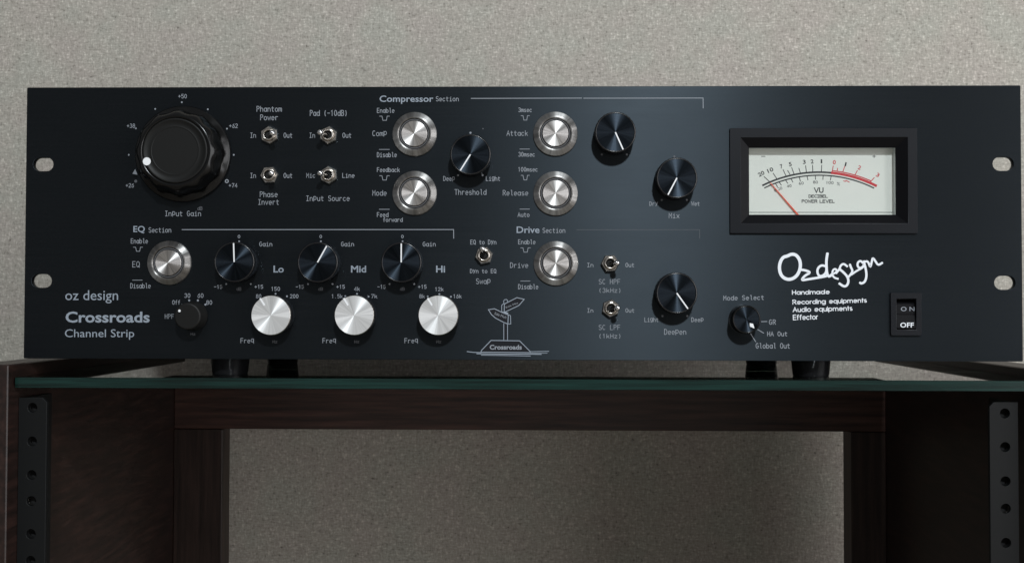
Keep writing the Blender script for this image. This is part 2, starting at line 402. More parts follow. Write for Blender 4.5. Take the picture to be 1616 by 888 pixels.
def place_fn(x0, x1, ytop, ybase, w, cap, depth, y_right):
    """Maps text space (0..w, 0..cap) onto the plane, between the measured ends of the line."""
    a = Vector(at(x0, ybase, depth)); b_ = Vector(at(x1, ybase if y_right is None else y_right, depth))
    u = (b_ - a) / w
    t = Vector(at((x0 + x1) / 2, ytop, depth)); mid = Vector(at((x0 + x1) / 2, (ybase + (ybase if y_right is None else y_right)) / 2 if y_right is not None else ybase, depth))
    h = (t - mid).length
    v = Vector((-u.y, u.x)).normalized() * h / cap
    if v.y < 0: v = -v
    c = (a + b_) / 2
    return (lambda p: a + u * p[0] + v * p[1]), c
def stroke_text(text, x0, x1, ytop, ybase, parent, material='ink', w=0.27, prop=False, y_right=None, depth=0.0, lift=0.04, name="printed_label"):
    st = strokes(text, prop)
    xm = min(p[0] for s_ in st for p in s_); xM = max(p[0] for s_ in st for p in s_)
    f, c = place_fn(x0 + 0.4, x1 - 0.4, ytop + 0.4, ybase - 0.4, xM - xm, 6.0, depth, None if y_right is None else y_right - 0.4)
    g = G()
    for k, s_ in enumerate(st):
        cl = len(s_) > 5 and (Vector(s_[0]) - Vector(s_[-1])).length < 0.01
        P = [f((p[0] - xm, p[1])) - c for p in s_]
        g.ribbon([(p.x, p.y) for p in P], w, lift + (k % 5) * 0.004, closed=cl)
    return flat(name, g, M[material], parent, (c.x, -depth, c.y))
_cap = {}
def font_mesh(text, bold):
    cu = bpy.data.curves.new("printed_label", 'FONT'); cu.body = text; cu.size = 1; cu.offset = bold; cu.resolution_u = 3
    tmp = bpy.data.objects.new("printed_label", cu)
    me = bpy.data.meshes.new_from_object(tmp); bpy.data.objects.remove(tmp); bpy.data.curves.remove(cu)
    return me
def font_text(text, x0, x1, ytop, ybase, parent, material='ink_bold', bold=0.0, y_right=None, depth=0.0, lift=0.05, name="printed_label"):
    if bold not in _cap:
        h = font_mesh("H", bold); _cap[bold] = (min(v.co.y for v in h.vertices), max(v.co.y for v in h.vertices)); bpy.data.meshes.remove(h)
    z0, z1 = _cap[bold]
    me = font_mesh(text, bold)
    xm = min(v.co.x for v in me.vertices); xM = max(v.co.x for v in me.vertices)
    f, c = place_fn(x0, x1, ytop, ybase, xM - xm, z1 - z0, depth, y_right)
    for v in me.vertices:
        p = f((v.co.x - xm, v.co.y - z0)) - c
        v.co = (p.x * S, -lift * S, p.y * S)
    me.materials.clear(); me.materials.append(M[material]); me.update()
    return link(name, me, parent, (c.x, -depth, c.y))
def px_line(pts, parent, w=0.3, material='ink', lift=0.045, name="printed_line", closed=False, depth=0.0, smooth=0):
    P = [Vector(at(x, y, depth)) for x, y in pts]
    for _ in range(smooth):
        Q = [P[0]]
        for a, b_ in zip(P, P[1:]): Q += [a * 0.75 + b_ * 0.25, a * 0.25 + b_ * 0.75]
        Q.append(P[-1]); P = Q
    c = sum(P, Vector((0, 0))) / len(P)
    g = G().ribbon([(p.x - c.x, p.y - c.y) for p in P], w, lift, closed)
    return flat(name, g, M[material], parent, (c.x, -depth, c.y))
def px_dot(x, y, parent, r=0.42, material='ink', name="printed_dot"):
    c = at(x, y)
    return flat(name, G().disc(0, 0, r, 0.045, 14), M[material], parent, (c[0], 0, c[1]))

# ================================================================== THE SETTING
wall = flat("wall", G().add([(-2200, 262, -520.5), (2200, 262, -520.5), (2200, 262, 1700), (-2200, 262, 1700)], [(0, 1, 2, 3)]), M['wallpaper'])
wall['kind'] = 'structure'
m = M['floor'] = mat("pale_floor_boards", (0.3, 0.26, 0.21), 0.5)
nt, b, N, L = nodes(m)
L(ramp(nt, noise(nt, coords(nt, (3, 40, 1)), 1, 5), [(0.3, (0.24, 0.20, 0.16)), (0.7, (0.36, 0.32, 0.27))]), b.inputs["Base Color"])
floor = flat("floor", G().add([(-2200, -2600, -520.5), (2200, -2600, -520.5), (2200, 262, -520.5), (-2200, 262, -520.5)], [(0, 1, 2, 3)]), M['floor'])
floor['kind'] = 'structure'

# ================================================================== RACK CABINET
rack = thing("equipment_rack", "dark brown wooden rack cabinet with open front and charcoal drilled rails, standing against the wallpaper", "rack", (0, 100, -520))
def rp(name, g, material, label=None):
    return build(name, g, M[material], rack, (0, -100, 520), label)
LX, RX = -239.5, 246.5
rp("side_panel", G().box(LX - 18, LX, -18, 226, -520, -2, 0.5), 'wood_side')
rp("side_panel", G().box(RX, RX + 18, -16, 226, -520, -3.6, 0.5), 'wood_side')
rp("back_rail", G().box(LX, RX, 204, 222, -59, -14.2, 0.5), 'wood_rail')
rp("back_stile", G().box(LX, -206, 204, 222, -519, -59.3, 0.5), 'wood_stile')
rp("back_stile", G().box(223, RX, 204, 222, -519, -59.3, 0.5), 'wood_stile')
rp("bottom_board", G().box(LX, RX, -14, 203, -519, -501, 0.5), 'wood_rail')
def mount_rail(x_out, x_in, depth, top_px, hole_x, hole_ys):
    zt = at(hole_x, top_px, depth)[1]
    xs = sorted((x_out, x_in)); hx = at(hole_x, hole_ys[0], depth)[0]
    c = 2.2
    if x_in > x_out: out = [(xs[0], -500), (xs[1], -500), (xs[1], zt - c), (xs[1] - c, zt), (xs[0], zt)]
    else: out = [(xs[0], -500), (xs[1], -500), (xs[1], zt), (xs[0] + c, zt), (xs[0], zt - c)]
    zs = [at(hole_x, y, depth)[1] for y in hole_ys]
    z = zs[-1]
    for k in range(26):
        z -= (15.875, 15.875, 12.7)[(k + (2 if len(hole_ys) == 5 else 0)) % 3]
        if z > -495: zs.append(z)
    o = plate("mounting_rail", [out] + [circle(hx, zz, 2.3, 24) for zz in zs], depth - 2, depth, M['rail_steel'], rack, (0, -100, 520), 0.15)
    # the folded flange that screws to the side panel
    xo = x_out
    f = build("rail_flange", G().box(min(xo, xo + (1.8 if x_in > x_out else -1.8)), max(xo, xo + (1.8 if x_in > x_out else -1.8)), -depth + 2.1, 22, -500, zt - 0.4, 0.2), M['rail_steel'], o)
    for k, zz in enumerate(zs):
        g = G().lathe([(2.25, -2.0), (2.25, -4.0), (3.6, -4.0), (3.6, -2.05)], 20, close=False)
        build("threaded_hole", g, M['nickel' if k == 3 else 'hole'], o, (hx, -depth, zz))
        g = G().disc(0, 0, 3.5, -4.1, 18)
        flat("hole_back", g, M['hole'], o, (hx, -depth, zz))
xl = at(28, 700, 8)[0]; xr = at(73, 700, 8)[0]
mount_rail(max(xl, LX + 0.2), xr, 8, 627, 51, [643, 696, 749, 790, 842])
xl = at(1562, 700, 5)[0]; xr = at(1607, 700, 5)[0]
mount_rail(xr, xl, 5, 634, 1586, [652, 705, 759, 802, 856])

# ================================================================== GLASS SHEET
GT = -8.2
glass = thing("glass_shelf", "thick clear glass sheet with green edge lying on the rack beneath the black audio unit", "glass shelf", (3, 90, GT - 5))
def gp(name, g, material): return build(name, g, M[material], glass, (-3, -90, -(GT - 5)))
gx0, gx1, gy0, gy1 = LX + 0.8, RX - 0.8, -13, 203
gp("sheet", G().box(gx0 + 0.4, gx1 - 0.4, gy0 + 0.4, gy1 - 0.4, GT - 5, GT), 'shelf_glass')
ge = G().box(gx0, gx1, gy0, gy0 + 0.38, GT - 4.9, GT - 0.1, 0.12)
gp("ground_edge", ge, 'glass_edge')
gp("ground_edge", G().box(gx0, gx1, gy1 - 0.38, gy1, GT - 4.9, GT - 0.1, 0.12), 'glass_edge')
gp("ground_edge", G().box(gx0, gx0 + 0.38, gy0 + 0.4, gy1 - 0.4, GT - 4.9, GT - 0.1, 0.12), 'glass_edge')
gp("ground_edge", G().box(gx1 - 0.38, gx1, gy0 + 0.4, gy1 - 0.4, GT - 4.9, GT - 0.1, 0.12), 'glass_edge')

# ================================================================== THE CHANNEL STRIP
unit = thing("channel_strip", "wide black rack-mount channel strip with knobs, switches and a VU meter, standing on glass", "audio processor", (0, 0, 0))
def slot(x, y):
    cx, cz = at(x, y); w, h = 5.0, 3.35
    P = []
    for sx, a0 in ((1, -90), (-1, 90)):
        for i in range(9):
            a = math.radians(a0 + 180 * i / 8); P.append((cx + sx * (w - h) + h * math.cos(a), cz + h * math.sin(a)))
    return P
mo = [at(1169, 217), at(1433, 352.6)]
so = [at(1413, 468), at(1448, 523)]
slots = [slot(68.2, 259.4), slot(65.6, 443), slot(1583.2, 258.6), slot(1585.8, 446)]
panel = plate("front_panel", [rect(-241.3, 0, 241.3, 132.5, 0.6, 3)] + slots +
              [rect(mo[0][0], mo[1][1], mo[1][0], mo[0][1]), rect(so[0][0], so[1][1], so[1][0], so[0][1])], -3, 0, M['panel'], unit, bevel=0.18)
build("chassis", G().box(-215, 215, 12, 133, 1, 129, 0.5), M['black_paint'], unit)
for sx, dx in ((-1, 0), (1, 0)):
    for yy, xx in ((17, 145), (108, 141)):
        ft = G().lathe([(9.9, 0), (9.6, 0.6), (8.8, 8.2), (8.5, 9.2)], 28)
        f = build("foot", ft, M['rubber'], unit, (sx * xx, yy, 1.0))
        f.rotation_euler = (PI / 2, 0, 0)
        f2 = None

# ---- small builders; every control is a part, its pieces are sub-parts
def knurl(n, amp): return lambda k, a: 1 + amp * math.cos(n * a)
def pointer(parent, dx, dy, r0, r1, w, h, material='white_paint', shape='bar'):
    d = Vector((dx, dy)).normalized(); nrm = Vector((-d.y, d.x))
    if shape == 'bar':
        P = [d * r0 - nrm * w / 2, d * r1 - nrm * w / 2, d * r1 + nrm * w / 2, d * r0 + nrm * w / 2]
    else:
        P = [d * r0, d * (r0 + r1) / 2 * 0.9 - nrm * w, d * r1, d * (r0 + r1) / 2 * 0.9 + nrm * w]
    return build("pointer", G().prism([(p.x, p.y) for p in P], h - 0.2, h + 0.06), M[material], parent)
CACHE = {}
def part(key, gfun, material, name, parent, loc=(0, 0, 0), label=None):
    if key not in CACHE:
        o = build(name, gfun(), M[material], parent, loc, label); CACHE[key] = o.data; return o
    return link(name, CACHE[key], parent, loc, label)
def black_knob(px, py, dx, dy, label, r=9.75):
    h = 8.5; c = at(px, py, h)
    k = part('kb%.2f' % r, lambda: G().lathe([(r * 0.97, 0.4), (r, 0.8), (r, h - 0.6), (r - 0.15, h - 0.2), (r - 0.5, h), (r - 0.75, h), (r - 0.85, h - 0.25)], 128,
             lambda q, a: 1 + (0.008 * math.cos(32 * a) if 1 <= q <= 2 else 0)), 'knob', "control_knob", panel, (c[0], 0, c[1]), label)
    part('kc%.2f' % r, lambda: G().lathe([(r - 0.86, h - 0.5), (r - 0.86, h - 0.12)], 96), 'spun_black', "knob_cap", k)
    pointer(k, dx, dy, 0.0, r - 0.55, 0.62, h - 0.08)
    return k
def silver_knob(px, py, dx, dy, label, r=9.65):
    h = 8.5; c = at(px, py, h)
    k = part('sb', lambda: G().lathe([(r * 0.97, 0.4), (r, 0.8), (r, h - 1.7), (r - 0.4, h - 1.55)], 128, knurl(48, 0.004)), 'knob', "control_knob", panel, (c[0], 0, c[1]), label)
    part('sr', lambda: G().lathe([(r - 0.3, h - 1.6), (r, h - 1.5), (r, h - 0.35), (r - 0.4, h)], 144, lambda q, a: 1 + (0.006 * math.cos(36 * a) if 1 <= q <= 2 else 0), close=False), 'nickel', "knob_rim", k)
    part('sc', lambda: G().lathe([(r - 0.41, h - 0.6), (r - 0.41, h)], 96), 'spun_bright', "knob_cap", k)
    pointer(k, dx, dy, r * 0.58, r - 0.1, 0.8, h, 'white_paint')
    return k
def push_button(px, py, label):
    h = 2.3; c = at(px, py, h)
    k = part('pb', lambda: G().lathe([(10.75, 0.05), (10.75, 0.7), (10.45, 1.1), (8.75, 2.0), (8.35, 2.45), (7.75, 2.45), (7.55, 2.2), (7.5, 0.7), (0.5, 0.7)], 96), 'steel_bezel', "push_button", panel, (c[0], 0, c[1]), label)
    part('pr', lambda: G().lathe([(7.45, 0.8), (7.45, 1.5), (7.0, 1.7), (6.7, 1.7), (6.5, 1.4), (6.3, 1.4), (6.3, 0.8)], 72, close=False), 'dark_ring', "groove_ring", k)
    part('pg', lambda: G().lathe([(7.15, 1.6), (7.1, 1.85), (6.75, 1.85), (6.7, 1.6)], 72, close=False), 'led_ring', "light_ring", k)
    part('pc', lambda: G().lathe([(6.2, 0.9), (6.2, 2.3), (6.05, 2.45)], 96), 'spun_silver', "button_cap", k)
    return k
def toggle(px, py, rot, tx, ty, label):
    """tx, ty: measured lever tip."""
    c = at(px, py, 1.5)
    def hexnut():
        g = G(); R = 4.45; V = []; n = 6
        for r_, h_ in ((R, 0.1), (R, 1.6), (R - 0.45, 2.1)):
            V += [(r_ * math.cos(2 * PI * i / n), -h_, r_ * math.sin(2 * PI * i / n)) for i in range(n)]
        m_ = 36; ring = []
        F = [[k * n + i, k * n + (i + 1) % n, (k + 1) * n + (i + 1) % n, (k + 1) * n + i] for k in range(2) for i in range(n)]
        base = len(V)
        for r_, h_ in ((3.3, 2.1), (3.15, 1.9), (3.15, 0.3)):
            V += [(r_ * math.cos(2 * PI * i / m_), -h_, r_ * math.sin(2 * PI * i / m_)) for i in range(m_)]
        for i in range(m_):
            a = 12 + (i * n // m_); j = (i + 1) % m_; a2 = 12 + ((i + 1) * n // m_) % n
            F.append([base + i, base + j, a] if a == a2 else [base + i, base + j, a2, a])
            F += [[base + q * m_ + i, base + q * m_ + j, base + (q + 1) * m_ + j, base + (q + 1) * m_ + i] for q in (0, 1)]
        return g.add(V, F)
    k = part('hex', hexnut, 'nickel', "toggle_switch", panel, (c[0], 0, c[1]), label)
    k.rotation_euler = (0, -math.radians(rot), 0)
    inv = math.radians(rot)
    part('bush', lambda: G().lathe([(3.05, 0.3), (3.05, 2.5), (2.8, 2.9), (2.75, 3.3), (2.3, 3.4), (2.05, 3.1), (2.0, 1.2)], 48, lambda q, a: 1, close=False), 'nickel', "bushing", k)
    part('seat', lambda: G().lathe([(2.02, 1.1), (2.0, 1.5), (1.4, 1.9)], 30), 'hole', "bushing_seat", k)
    t = at(tx, ty, 9.0)
    tip = Vector((t[0] - c[0], -9.0, t[1] - c[1])); root = Vector((0, -1.4, 0))
    ax = tip - root; Lg = ax.length
    g = G().lathe([(0.85, 0), (0.8, 2.2), (0.95, Lg * 0.62), (1.3, Lg - 1.6), (1.42, Lg - 0.9), (1.35, Lg - 0.3), (1.0, Lg + 0.15), (0.45, Lg + 0.4), (0.0, Lg + 0.45)], 20)
    lv = build("lever", g, M['chrome'], k, (0, 0, 0))
    # lathe axis is -Y; turn it onto the lever's direction, undoing the nut's turn
    q = Vector((0, -1, 0)).rotation_difference(ax.normalized())
    Rn = Matrix.Rotation(-inv, 4, 'Y').inverted()
    lv.matrix_local = Rn @ (Matrix.Translation(root * S) @ q.to_matrix().to_4x4())
    return k

# ---- input gain knob
h = 12.5; c = at(275.6, 237.5, h)
big = build("input_gain_knob", G().lathe([(23.4, 0.5), (23.4, 1.2), (22.8, 1.8), (20.6, 2.2), (20.2, 3.0), (19.6, 8.6), (18.3, 11.6), (17.2, 12.3), (16.9, 12.5), (16.0, 12.5), (15.6, 11.6)], 180,
        lambda q, a: 1 + ((0.05 if q < 6 else 0.028) * (0.5 + 0.5 * math.cos(12 * a)) - 0.02 if 4 <= q <= 6 else 0)), M['gloss'], panel, (c[0], 0, c[1]), "big glossy black fluted Input Gain knob with a white dot")
build("knob_cap", G().lathe([(15.58, 11.5), (15.58, 12.3), (14.6, 12.45), (14.45, 12.25), (11.6, 12.25), (11.3, 12.35), (11.1, 12.15)], 96), M['matte'], big)
dd = at(231.7, 254.7, h)
flat("index_dot", G().disc(0, 0, 1.9, 0.05, 24), M['white_paint'], big, (dd[0] - c[0], -12.5, dd[1] - c[1]))
aa = at(214.6, 272, 1.8); d = Vector((aa[0] - c[0], aa[1] - c[1])).normalized()
ar = Vector((aa[0] - c[0], aa[1] - c[1])); nn = Vector((-d.y, d.x))
flat("index_arrow", G().add([(ar.x + d.x * 1.9, -1.75, ar.y + d.y * 1.9), (ar.x - d.x * 0.4 + nn.x * 1.5, -2.35, ar.y - d.y * 0.4 + nn.y * 1.5), (ar.x - d.x * 0.4 - nn.x * 1.5, -2.35, ar.y - d.y * 0.4 - nn.y * 1.5)], [(0, 1, 2)]), M['ink'], big)

# ---- knobs
black_knob(369.4, 413.2, -5, 136, "black low-band gain knob, pointer straight up")
black_knob(501.0, 413.8, 70, 125, "black mid-band gain knob, pointer turned up to the right")
black_knob(633.1, 413.8, 0, 137, "black high-band gain knob, pointer straight up")
black_knob(742.3, 243.8, -67, -107, "black Threshold knob, pointer down to the left", 9.8)
black_knob(971.2, 208.7, 52, -117, "black knob right of the Attack button, pointer down to the right", 9.8)
black_knob(1068.3, 280.8, -61, -115, "black Mix knob, pointer down to the left", 9.8)
black_knob(1068.1, 462.3, 84, -118, "black Deepen knob, pointer down to the right", 9.8)
silver_knob(427.3, 497.2, -59, 92, "silver low-band frequency knob")
silver_knob(558.9, 497.2, -56, 90, "silver mid-band frequency knob")
silver_knob(691.5, 497.2, -56, 90, "silver high-band frequency knob")
hk = at(295.4, 498.8, 9)
k = build("control_knob", G().lathe([(7.1, 0.4), (7.1, 1.4), (6.6, 2.0), (6.45, 8.4), (6.1, 8.9), (5.6, 9.0)], 60), M['matte'], panel, (hk[0], 0, hk[1]), "small plain black HPF knob with a white dot")
dd = at(283.2, 490.2, 9)
flat("index_dot", G().disc(0, 0, 0.62, 0.06, 16), M['white_paint'], k, (dd[0] - hk[0], -9, dd[1] - hk[1]))
mk = at(1178.2, 504, 8.5)
k = build("control_knob", G().lathe([(6.6, 1.4), (6.8, 1.8), (6.8, 7.8), (6.5, 8.3), (6.1, 8.5), (5.9, 8.2)], 60), M['gloss'], panel, (mk[0], 0, mk[1]), "small glossy black Mode Select knob with an arrow pointer")
build("knob_cap", G().lathe([(5.88, 7.5), (5.88, 8.4)], 72), M['spun_black'], k)
build("knob_collar", G().lathe([(6.95, 0.1), (6.95, 1.0), (6.5, 1.4)], 48), M['chrome'], k)
pointer(k, 75, -85, 2.2, 5.6, 1.0, 8.45, shape='arrow')

# ---- push buttons
for x, y, t in ((653.6, 210.9, "Comp"), (653.6, 304.1, "Mode"), (876.5, 210.5, "Attack"), (876.8, 304.7, "Release"), (877.3, 415.2, "Drive"), (265.1, 414.3, "EQ")):
    push_button(x, y, "round brushed steel " + t + " push button")
# ---- toggle switches
for x, y, r_, tx, ty, t in ((424.6, 213.2, 35, 430.2, 209.6, "Phantom Power toggle, lever right"), (424.6, 276, 4, 428.3, 273.0, "Phase Invert toggle, lever right"),
        (518, 213.2, 24, 503.3, 208.8, "Pad toggle, lever left"), (518.2, 276.3, 34, 503.3, 273.0, "Input Source toggle, lever left"),
        (763.6, 402.9, 12, 760.8, 391.3, "Swap toggle, lever up"), (962.8, 415.2, 3, 974.6, 414.8, "SC HPF toggle, lever right"), (963.9, 486.2, 22, 975.4, 485.8, "SC LPF toggle, lever right")):
    toggle(x, y, r_, tx, ty, t)

# ---- VU meter
fo = [at(1151.6, 202.4, 1.2), at(1448.5, 368.3, 1.2)]; fi = [at(1169, 217, 1.2), at(1433.2, 352.4, 1.2)]
meter = plate("vu_meter", [rect(fo[0][0], fo[1][1], fo[1][0], fo[0][1], 0.4, 2), rect(fi[0][0], fi[1][1], fi[1][0], fi[0][1])], 0.02, 1.25, M['satin'], panel, bevel=0.15, label="VU meter window with pale dial and red needle")
DP = -6.5                                                  # the dial lies 6.5 mm behind the panel face
wi = [at(1182, 233.4, -2), at(1414, 338.8, -2)]
g = G()
A = [(fi[0][0], fi[1][1]), (fi[1][0], fi[1][1]), (fi[1][0], fi[0][1]), (fi[0][0], fi[0][1])]
B = [(wi[0][0], wi[1][1]), (wi[1][0], wi[1][1]), (wi[1][0], wi[0][1]), (wi[0][0], wi[0][1])]
g.add([(x, -1.0, z) for x, z in A] + [(x, 2.0, z) for x, z in B] + [(x, 2.6, z) for x, z in B], [[i, (i + 1) % 4, 4 + (i + 1) % 4, 4 + i] for i in range(4)] + [[4 + i, 4 + (i + 1) % 4, 8 + (i + 1) % 4, 8 + i] for i in range(4)])
flat("bezel", g, M['bezel'], meter)
x0, z0, x1, z1 = wi[0][0], wi[1][1], wi[1][0], wi[0][1]
e = 0.3
g = G().add([(x0 - e, 2.61, z0 - e), (x1 + e, 2.61, z0 - e), (x1 + e, 2.61, z1 + e), (x0 - e, 2.61, z1 + e), (x0 - e, -DP, z0 - e), (x1 + e, -DP, z0 - e), (x1 + e, -DP, z1 + e), (x0 - e, -DP, z1 + e)],
            [(0, 1, 5, 4), (1, 2, 6, 5), (2, 3, 7, 6), (3, 0, 4, 7)])
flat("dial_tray", g, M['tray'], meter)
flat("dial", G().add([(x0 - e, -DP + 0.01, z0 - e), (x1 + e, -DP + 0.01, z0 - e), (x1 + e, -DP + 0.01, z1 + e), (x0 - e, -DP + 0.01, z1 + e)], [(0, 1, 2, 3)]), M['dial'], meter)
build("window_pane", G().box(x0, x1, 2.05, 2.5, z0, z1), M['window_glass'], meter)
def arc(R_, a0, a1, w, material):
    P = [(1292.5 + R_ * math.sin(math.radians(a0 + (a1 - a0) * i / 30)), 472 - R_ * math.cos(math.radians(a0 + (a1 - a0) * i / 30))) for i in range(31)]
    return px_line(P, meter, w, material, 0.03, "scale_arc", depth=DP)
arc(195.4, -26, 26.2, 0.62, 'dial_black')
arc(200.2, -26.3, 5.2, 0.85, 'dial_black')
arc(200.2, 5.7, 26.7, 1.25, 'dial_red')
arc(203.6, 5.9, 23.6, 0.5, 'dial_red')
def C5(x, y): return (1120 + x / 4.229, 180 + y / 4.229)
for a in ((400, 452, 363, 418), (450, 435, 423, 395), (508, 410, 490, 372), (535, 402, 520, 377), (562, 398, 547, 357), (605, 392, 595, 362), (645, 387, 640, 345), (688, 387, 686, 342), (745, 387, 747, 342)):
    px_line([C5(*a[:2]), C5(*a[2:])], meter, 0.36, 'dial_black', 0.036, "scale_tick", depth=DP)
for a in ((818, 388, 824, 347), (850, 380, 854, 362), (888, 387, 903, 345), (968, 410, 985, 378), (1075, 450, 1098, 425)):
    px_line([C5(*a[:2]), C5(*a[2:])], meter, 0.40, 'dial_red', 0.036, "scale_tick", depth=DP)
for a in ((440, 465, 453, 487), (465, 457, 478, 475), (508, 443, 521, 463), (543, 433, 555, 455), (598, 423, 605, 448), (650, 416, 655, 440), (705, 412, 706, 437), (757, 415, 755, 437), (810, 418, 805, 440)):
    px_line([C5(*a[:2]), C5(*a[2:])], meter, 0.36, 'dial_black', 0.036, "scale_tick", depth=DP)
def num(t, cx, cy, w, hgt, rot, material='dial_black', bold=0.0):
    x, y = C5(cx, cy); w /= 4.229; hgt /= 4.229
    tt = math.tan(math.radians(rot)); w2 = w * math.cos(math.radians(rot))
    font_text(t, x - w2 / 2, x + w2 / 2, y - hgt / 2, y + hgt / 2 + tt * w2 / 2, meter, material, bold, y_right=y + hgt / 2 - tt * w2 / 2, depth=DP, lift=0.04, name="scale_numeral")
for a in (("20", 350, 397, 42, 27, 28), ("10", 410, 373, 40, 27, 24), ("7", 482, 349, 17, 27, 16), ("5", 540, 335, 19, 27, 10), ("3", 632, 320, 19, 27, 5), ("2", 684, 317, 19, 27, 2), ("1", 746, 316, 10, 27, 0)):
    num(*a, bold=0.02)
for a in (("0", 830, 322, 20, 27, -6), ("2", 995, 357, 19, 27, -20), ("3", 1115, 405, 20, 27, -30)): num(*a, material='dial_red', bold=0.02)
num("1", 904, 335, 10, 26, -14, bold=0.02)
for a in (("0", 440, 509, 13, 19, 25), ("20", 472, 497, 30, 19, 18), ("40", 532, 480, 32, 19, 12), ("60", 612, 462, 32, 19, 6), ("80", 706, 455, 32, 19, 1), ("100", 803, 458, 46, 19, -3), ("%", 857, 466, 22, 19, -14)): num(*a)
for t, a, b_, c_, d_, w in (("VU", 697, 758, 491, 525, 0.5), ("DECIBEL", 660, 788, 538, 559, 0.32), ("POWER LEVEL", 614, 834, 571, 593, 0.32)):
    stroke_text(t, C5(a, 0)[0], C5(b_, 0)[0], C5(0, c_)[1], C5(0, d_)[1], meter, 'dial_black', w, prop=True, depth=DP, name="dial_lettering")
num("+", 1097, 283, 26, 30, 0)
px_line([C5(345, 283), C5(370, 283)], meter, 0.32, 'dial_black', 0.036, "scale_numeral", depth=DP)
px_line([C5(893, 446), C5(905, 450), C5(910, 444), C5(932, 455)], meter, 0.4, 'dial_red', 0.036, "scale_numeral", depth=DP)
px_line([C5(264, 656), C5(1246, 656)], meter, 0.3, 'dial_black', 0.036, "dial_rule", depth=DP)
p = [Vector(at(*C5(404, 458), -5.7)), Vector(at(*C5(600, 684), -5.7))]
d = (p[1] - p[0]).normalized(); n2 = Vector((-d.y, d.x)) * 0.26
build("needle", G().prism([(q.x, q.y) for q in (p[0] - n2 * 0.7, p[0] + n2 * 0.7, p[1] + n2 * 1.4, p[1] - n2 * 1.4)], -5.9, -5.7), M['needle'], meter)

# ---- power rocker switch
ro = [at(1405.4, 461.4, 1.3), at(1454.8, 529.5, 1.3)]; ri = [at(1415, 471.3, 1.3), at(1446.2, 519.9, 1.3)]
rk = plate("power_switch", [rect(ro[0][0], ro[1][1], ro[1][0], ro[0][1], 0.8, 3), rect(ri[0][0], ri[1][1], ri[1][0], ri[0][1])], 0.02, 1.3, M['satin'], panel, bevel=0.2, label="black ON OFF rocker power switch")
x0, z0, x1, z1 = ri[0][0] + 0.25, ri[1][1] + 0.25, ri[1][0] - 0.25, ri[0][1] - 0.25
zc = (z0 + z1) / 2
prof = [(z1, 3.0), (z1 - 1.6, 1.2), (z1 - 2.3, 0.7), (zc + 0.4, 0.0), (zc - 0.4, 0.0), (z0 + 0.6, -1.2), (z0, -0.9), (z0, 3.0)]
V = [(x, y, z) for x in (x0, x1) for z, y in prof]; n = len(prof)
rocker = build("rocker", G().add(V, [[i, (i + 1) % n, n + (i + 1) % n, n + i] for i in range(n)] + [list(range(n)), list(range(n, 2 * n))]), M['bezel'], rk)
flat("rocker_well", G().add([(ri[0][0], 3.1, ri[1][1]), (ri[1][0], 3.1, ri[1][1]), (ri[1][0], 3.1, ri[0][1]), (ri[0][0], 3.1, ri[0][1])], [(0, 1, 2, 3)]), M['hole'], rk)
font_text("O N", 1421.4, 1443.0, 484, 490.6, rk, 'ink', 0.01, depth=-0.3, lift=0.18, name="lettering")
font_text("OFF", 1420.4, 1441.8, 508.8, 516.4, rk, 'ink_white', 0.02, depth=0.95, lift=0.28, name="lettering")

# ---- silkscreen lettering: one object per phrase
T = lambda t, x0, x1, y0, y1, **k: stroke_text(t, x0, x1, y0, y1, panel, **k)
B_ = lambda t, x0, x1, y0, y1, **k: font_text(t, x0, x1, y0, y1, panel, **k)
T("+50", 281.3, 294.8, 148.7, 155.6); T("+38", 200.2, 213.2, 195.3, 202.2); T("+62", 361.6, 375.2, 195.3, 202.2)
T("+26", 198.4, 211.3, 289.3, 296, material='ink_mid' if 'ink_mid' in M else 'ink'); T("+74", 361, 374.6, 289.3, 296)
T("dB", 311.6, 319.4, 326, 331.8, material='ink_dim'); T("InPut Gain".replace('P', 'p'), 260.6, 317.2, 332.6, 341.2)
for x, y in ((287, 161.6), (245, 172.2), (328, 172.7), (358.2, 203.3), (214.5, 202.8), (203.3, 244.5), (368.9, 244.5)): px_dot(x, y, panel)
px_dot(214.2, 286, panel, 0.75, 'ink_dim'); px_dot(358, 286, panel, 0.95, 'ink'); 
flat("printed_dot", G().disc(0, 0, 0.5, 0.055, 14), M['ink_black'], panel, (at(358, 286)[0], 0, at(358, 286)[1]))
T("Phantom", 405, 444.8, 167.6, 176.6, w=0.3); T("Power", 410.7, 438.6, 181, 190, w=0.3)
T("In", 395.1, 403.9, 209.6, 217.7); T("Out", 447.5, 461.2, 209.6, 217.7); T("In", 395.1, 403.9, 273, 281); T("Out", 447.5, 461.2, 273, 281, material='ink')
T("Phase", 410.1, 438.1, 302.2, 311.2); T("Invert", 407.6, 440, 314.4, 323.2)
T("Pad (-10dB)", 489.1, 546.8, 174, 183.2, w=0.3); T("In", 488.4, 497.2, 209.6, 217.7); T("Out", 540.4, 554.3, 209.6, 217.7)
T("Mic", 483.4, 497.2, 273, 280.7); T("Line", 540.2, 559.5, 273, 280.7); T("Input Source", 483.4, 551.8, 308.7, 317.3)
B_("Compressor", 599, 683.8, 151.2, 161, bold=0.012)
T("Section", 687.9, 723.9, 152.3, 160.2)
px_line([(743.6, 155.6), (918, 155.1)], panel, 0.34); px_line([(921, 155.3), (1109.5, 155), (1109.7, 170.8)], panel, 0.34)
def sym(x0, x1, y0, y1):
    w = x1 - x0
    px_line([(x0, y0), (x0 + w * .24, y0), (x0 + w * .34, y1), (x0 + w * .68, y1), (x0 + w * .76, y0), (x1, y0)], panel, 0.26, name="printed_symbol")
def dash(x0, x1, y): px_line([(x0, y), (x1, y)], panel, 0.26, name="printed_symbol")
